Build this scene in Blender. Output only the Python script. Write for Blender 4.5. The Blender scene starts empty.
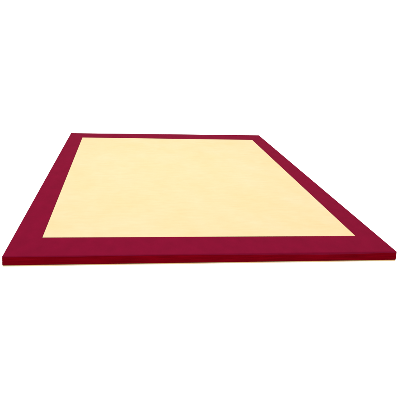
import bpy, bmesh, math
from mathutils import Vector, Matrix
S = bpy.context.scene
COL = S.collection

# ---------- corners of the platform (metres), top surface at z = 0 of the platform ----------
T = 0.1055
OUT = [(-2.0045, -0.0036), (2.0085, 0.0021), (2.0350, 3.6720), (-1.9890, 3.6385)]
INN = [(-1.6990, 0.2724), (1.7425, 0.2588), (1.7640, 3.3588), (-1.7182, 3.3673)]
NS, NA = 90, 6          # points per side, per corner arc

def offset_corners(C, o):
    n = len(C); r = []
    for i in range(n):
        p, a, b = Vector(C[i]), Vector(C[i-1]), Vector(C[(i+1) % n])
        d1 = (p-a).normalized(); d2 = (b-p).normalized()
        n1 = Vector((-d1.y, d1.x)); n2 = Vector((-d2.y, d2.x))
        m = (n1+n2).normalized()
        r.append(p + m*(o/m.dot(n1)))
    return r

def ring(C, o, rad):
    """counter-clockwise loop of a rounded quad, offset inwards by o; same count every time"""
    P = offset_corners(C, o); n = 4; rad = max(rad, .0012)
    pts = []
    ends = []
    for i in range(n):
        p, a, b = P[i], P[i-1], P[(i+1) % n]
        d1 = (p-a).normalized(); d2 = (b-p).normalized()
        ang = d1.angle(d2); L = rad*math.tan(ang/2)
        s = p - d1*L; c = s + Vector((-d1.y, d1.x))*rad
        arc = []
        a0 = math.atan2(s.y-c.y, s.x-c.x)
        for k in range(NA+1):
            t = a0 + ang*k/NA
            arc.append(Vector((c.x+rad*math.cos(t), c.y+rad*math.sin(t))))
        ends.append(arc)
    for i in range(n):
        pts += ends[i]
        e, f = ends[i][-1], ends[(i+1) % n][0]
        for k in range(1, NS):
            pts.append(e.lerp(f, k/NS))
    return pts

def loft(name, rings, mat, parent, cap_top=False, cap_bottom=False, smooth=True):
    bm = bmesh.new()
    L = [[bm.verts.new(v) for v in r] for r in rings]
    n = len(L[0])
    for A, B in zip(L, L[1:]):
        for i in range(n):
            j = (i+1) % n
            bm.faces.new((A[i], A[j], B[j], B[i]))
    if cap_bottom: bm.faces.new(list(reversed(L[0])))
    if cap_top: bm.faces.new(L[-1])
    bmesh.ops.recalc_face_normals(bm, faces=bm.faces)
    me = bpy.data.meshes.new(name); bm.to_mesh(me); bm.free()
    o = bpy.data.objects.new(name, me); COL.objects.link(o)
    me.materials.append(mat)
    if smooth:
        for f in me.polygons: f.use_smooth = True
        me.set_sharp_from_angle(angle=math.radians(50))
    if parent: o.parent = parent
    return o

def z3(r, z):
    return [Vector((p.x, p.y, z(p) if callable(z) else z)) for p in r]

# ---------- materials ----------
def mat(name, rough=0.7, spec=0.2):
    m = bpy.data.materials.new(name); m.use_nodes = True
    b = m.node_tree.nodes['Principled BSDF']
    b.inputs['Roughness'].default_value = rough
    b.inputs['Specular IOR Level'].default_value = spec
    return m, m.node_tree, b

def noise(nt, scale, vec=(1, 1, 1), detail=4, rough=.5):
    tc = nt.nodes.new('ShaderNodeTexCoord'); mp = nt.nodes.new('ShaderNodeMapping')
    mp.inputs['Scale'].default_value = vec
    n = nt.nodes.new('ShaderNodeTexNoise')
    n.inputs['Scale'].default_value = scale; n.inputs['Detail'].default_value = detail
    n.inputs['Roughness'].default_value = rough
    nt.links.new(tc.outputs['Object'], mp.inputs[0]); nt.links.new(mp.outputs[0], n.inputs['Vector'])
    return n.outputs['Fac']

def ramp(nt, fac, a, b, lo=.3, hi=.7):
    r = nt.nodes.new('ShaderNodeValToRGB')
    r.color_ramp.elements[0].position = lo; r.color_ramp.elements[1].position = hi
    r.color_ramp.elements[0].color = (*a, 1); r.color_ramp.elements[1].color = (*b, 1)
    nt.links.new(fac, r.inputs[0]); return r.outputs[0]

def mix(nt, a, b, f=.5, mode='MIX'):
    m = nt.nodes.new('ShaderNodeMix'); m.data_type = 'RGBA'; m.blend_type = mode
    m.inputs[0].default_value = f
    nt.links.new(a, m.inputs[6]); nt.links.new(b, m.inputs[7]); return m.outputs[2]

def bump(nt, b, h, strength, dist):
    k = nt.nodes.new('ShaderNodeBump'); k.inputs['Strength'].default_value = strength
    k.inputs['Distance'].default_value = dist
    nt.links.new(h, k.inputs['Height']); nt.links.new(k.outputs[0], b.inputs['Normal'])

def mul(c, k): return tuple(x*k for x in c)

RED = (0.106, 0.0013, 0.0128)
m_red, nt, b = mat('crimson_vinyl', .8, .02)
c1 = ramp(nt, noise(nt, 7, detail=6, rough=.6), mul(RED, .92), mul(RED, 1.08))
c2 = ramp(nt, noise(nt, 420, detail=2), (.95,)*3, (1.05, 1.05, 1.05))
nt.links.new(mix(nt, c1, c2, 1, 'MULTIPLY'), b.inputs['Base Color'])
bump(nt, b, noise(nt, 380, detail=3), .25, .0008)

DRK = (0.114, 0.0004, 0.0036)
m_side, nt, b = mat('dark_red_vinyl', .75, .0)
c1 = ramp(nt, noise(nt, 3.0, (1, 1, 22), detail=5, rough=.6), mul(DRK, .68), mul(DRK, 1.18))
nt.links.new(c1, b.inputs['Base Color'])
bump(nt, b, noise(nt, 4, (1, 1, 14), detail=3), .5, .004)

CRM = (0.452, 0.362, 0.200)
m_cream, nt, b = mat('cream_surface', .7, .08)
g1 = ramp(nt, noise(nt, 1.3, (1, 1.2, 1), detail=5, rough=.55), (.424, .320, .168), (.414, .331, .190), .34, .66)
g0 = ramp(nt, noise(nt, 3.4, (1, .8, 1), detail=4, rough=.6), (1.0, .988, .97), (1.0, 1.01, 1.03), .36, .64)
g1 = mix(nt, g1, g0, 1, 'MULTIPLY')
g2 = ramp(nt, noise(nt, 5, (1, 5, 1), detail=7, rough=.65), (.968, .962, .94), (1.02, 1.025, 1.04))
g3 = ramp(nt, noise(nt, 300, detail=2), (.975,)*3, (1.02, 1.02, 1.02))
nt.links.new(mix(nt, mix(nt, g1, g2, 1, 'MULTIPLY'), g3, 1, 'MULTIPLY'), b.inputs['Base Color'])
bump(nt, b, noise(nt, 260, detail=3), .2, .0006)

m_core, nt, b = mat('black_foam', .9, .1)
b.inputs['Base Color'].default_value = (.012, .006, .006, 1)

m_board, nt, b = mat('pale_plywood', .7, .2)
nt.links.new(ramp(nt, noise(nt, 3, (1, 1, 60), detail=5), (.54, .38, .17), (.64, .49, .27)), b.inputs['Base Color'])

m_floor, nt, b = mat('white_studio_floor', .85, .1)
nt.links.new(ramp(nt, noise(nt, .8, detail=2), (.93, .93, .93), (.95, .95, .95)), b.inputs['Base Color'])

# ---------- the platform ----------
root = bpy.data.objects.new('gym_platform', None); COL.objects.link(root)
root.location = (0, 0, T)
root['label'] = 'low flat platform with cream centre panel and wide crimson border on white floor'
root['category'] = 'platform'

# border: top, rounded outer edge, folded lip whose lower edge wanders along the front
KEY = [(-2.1, .007), (-1.9, .007), (-1.27, .009), (-.76, .007), (-.25, .0085), (.25, .011), (.76, .015),
       (1.27, .022), (1.6, .019), (1.78, .014), (1.95, .010), (2.1, .009)]
def lip(p):
    if p.y > .02: return -.012 - .003*math.sin(p.y*3.1+p.x)
    for (a, u), (c, v) in zip(KEY, KEY[1:]):
        if a <= p.x <= c:
            t = (p.x-a)/(c-a); t = t*t*(3-2*t)
            return -(u+(v-u)*t) - .0007*math.sin(p.x*23) - .002
    return -.01
RC, R = .006, .009
rs = [z3(ring(INN, 0, .004), -.012), z3(ring(INN, 0, .004), -.0012), z3(ring(INN, -.0012, .004), 0),
      z3(ring(INN, -.004, .004), 0), z3(ring(OUT, .016, .003), 0), z3(ring(OUT, .0105, .003), 0)]
for k in range(7):
    a = math.pi/2*k/6
    o = R - R*math.sin(a); rs.append(z3(ring(OUT, o, RC-o), -(R-R*math.cos(a))))
base = ring(OUT, 0, RC)
rs.append([Vector((p.x, p.y, min(lip(p), -R-.0004))) for p in base])
inner = ring(OUT, .003, RC-.003)
rs.append([Vector((q.x, q.y, min(lip(p), -R-.0004)-.0006)) for p, q in zip(base, inner)])
loft('border', rs, m_red, root)

# side band: two padded layers with a pressed seam between them
prof = [(.006, -.005), (.0018, -.0115), (.0010, -.025), (.0010, -.046), (.0016, -.0500), (.0026, -.0520),
        (.0016, -.0540), (.0010, -.058), (.0008, -.082), (.0014, -.0920), (.005, -.0955), (.05, -.0958)]
def sag(z):
    k = 1 if -.06 < z < -.045 else 0
    return lambda p: z + k*(.0035*math.sin(p.x*1.3+.6) + .0012*math.sin(p.x*5.1+p.y*2))
loft('side_band', [z3(ring(OUT, o, max(RC-o, .002)), sag(z)) for o, z in prof], m_side, root)

# thin plywood base board peeping out below
loft('base_board', [z3(ring(OUT, .02, .003), -T+.0003), z3(ring(OUT, .0015, .01), -T+.0006),
                    z3(ring(OUT, .0010, .01), -T+.0082), z3(ring(OUT, .02, .003), -T+.0084)],
     m_board, root, True, True)

# dark core seen only in the gap round the panel
loft('core', [z3(ring(INN, -.03, .004), -.090), z3(ring(INN, -.03, .004), -.0125)], m_core, root, True, True)

# centre panel
loft('centre_panel', [z3(ring(INN, .0030, .003), -.012), z3(ring(INN, .0030, .003), -.0012),
                      z3(ring(INN, .0038, .003), .0001), z3(ring(INN, .0055, .003), .0005), z3(ring(INN, .010, .003), .0005)],
     m_cream, root, True, False)

# ---------- floor ----------
bm = bmesh.new()
bmesh.ops.create_grid(bm, x_segments=8, y_segments=8, size=300)
me = bpy.data.meshes.new('floor'); bm.to_mesh(me); bm.free()
fl = bpy.data.objects.new('floor', me); COL.objects.link(fl); me.materials.append(m_floor)
fl['kind'] = 'structure'

# ---------- light: white studio ----------
w = bpy.data.worlds.new('World'); S.world = w; w.use_nodes = True
bg = w.node_tree.nodes['Background']
bg.inputs[0].default_value = (1, 1, 1, 1); bg.inputs[1].default_value = 1.35

ld = bpy.data.lights.new('softbox', 'AREA'); ld.shape = 'RECTANGLE'; ld.size = 9; ld.size_y = 7
ld.energy = 960
lo = bpy.data.objects.new('softbox', ld); COL.objects.link(lo)
lo.location = (-.4, 2.2, 7.5)
lo.rotation_euler = (Vector((0, 1.6, 0))-lo.location).to_track_quat('-Z', 'Y').to_euler()

# ---------- camera ----------
Rv = Vector((0.99726, -0.06434, 0.03647)); U = Vector((-0.02857, 0.11957, 0.99241)); F = Vector((0.06821, 0.99074, -0.11741))
cd = bpy.data.cameras.new('camera'); cam = bpy.data.objects.new('camera', cd); COL.objects.link(cam)
M = Matrix((Rv, U, -F)).transposed().to_4x4(); M.translation = Vector((-0.85473, -2.93137, 2.22283+T))
cam.matrix_world = M
cd.sensor_width = 36; cd.lens = 321.97/400*36
cd.shift_x = 50.359/400; cd.shift_y = -133.874/400
cd.clip_start = .05; cd.clip_end = 2000
S.camera = cam

S.view_settings.view_transform = 'Standard'; S.view_settings.look = 'None'
S.view_settings.exposure = 0; S.view_settings.gamma = 1
S.render.resolution_x = 1024; S.render.resolution_y = 1024
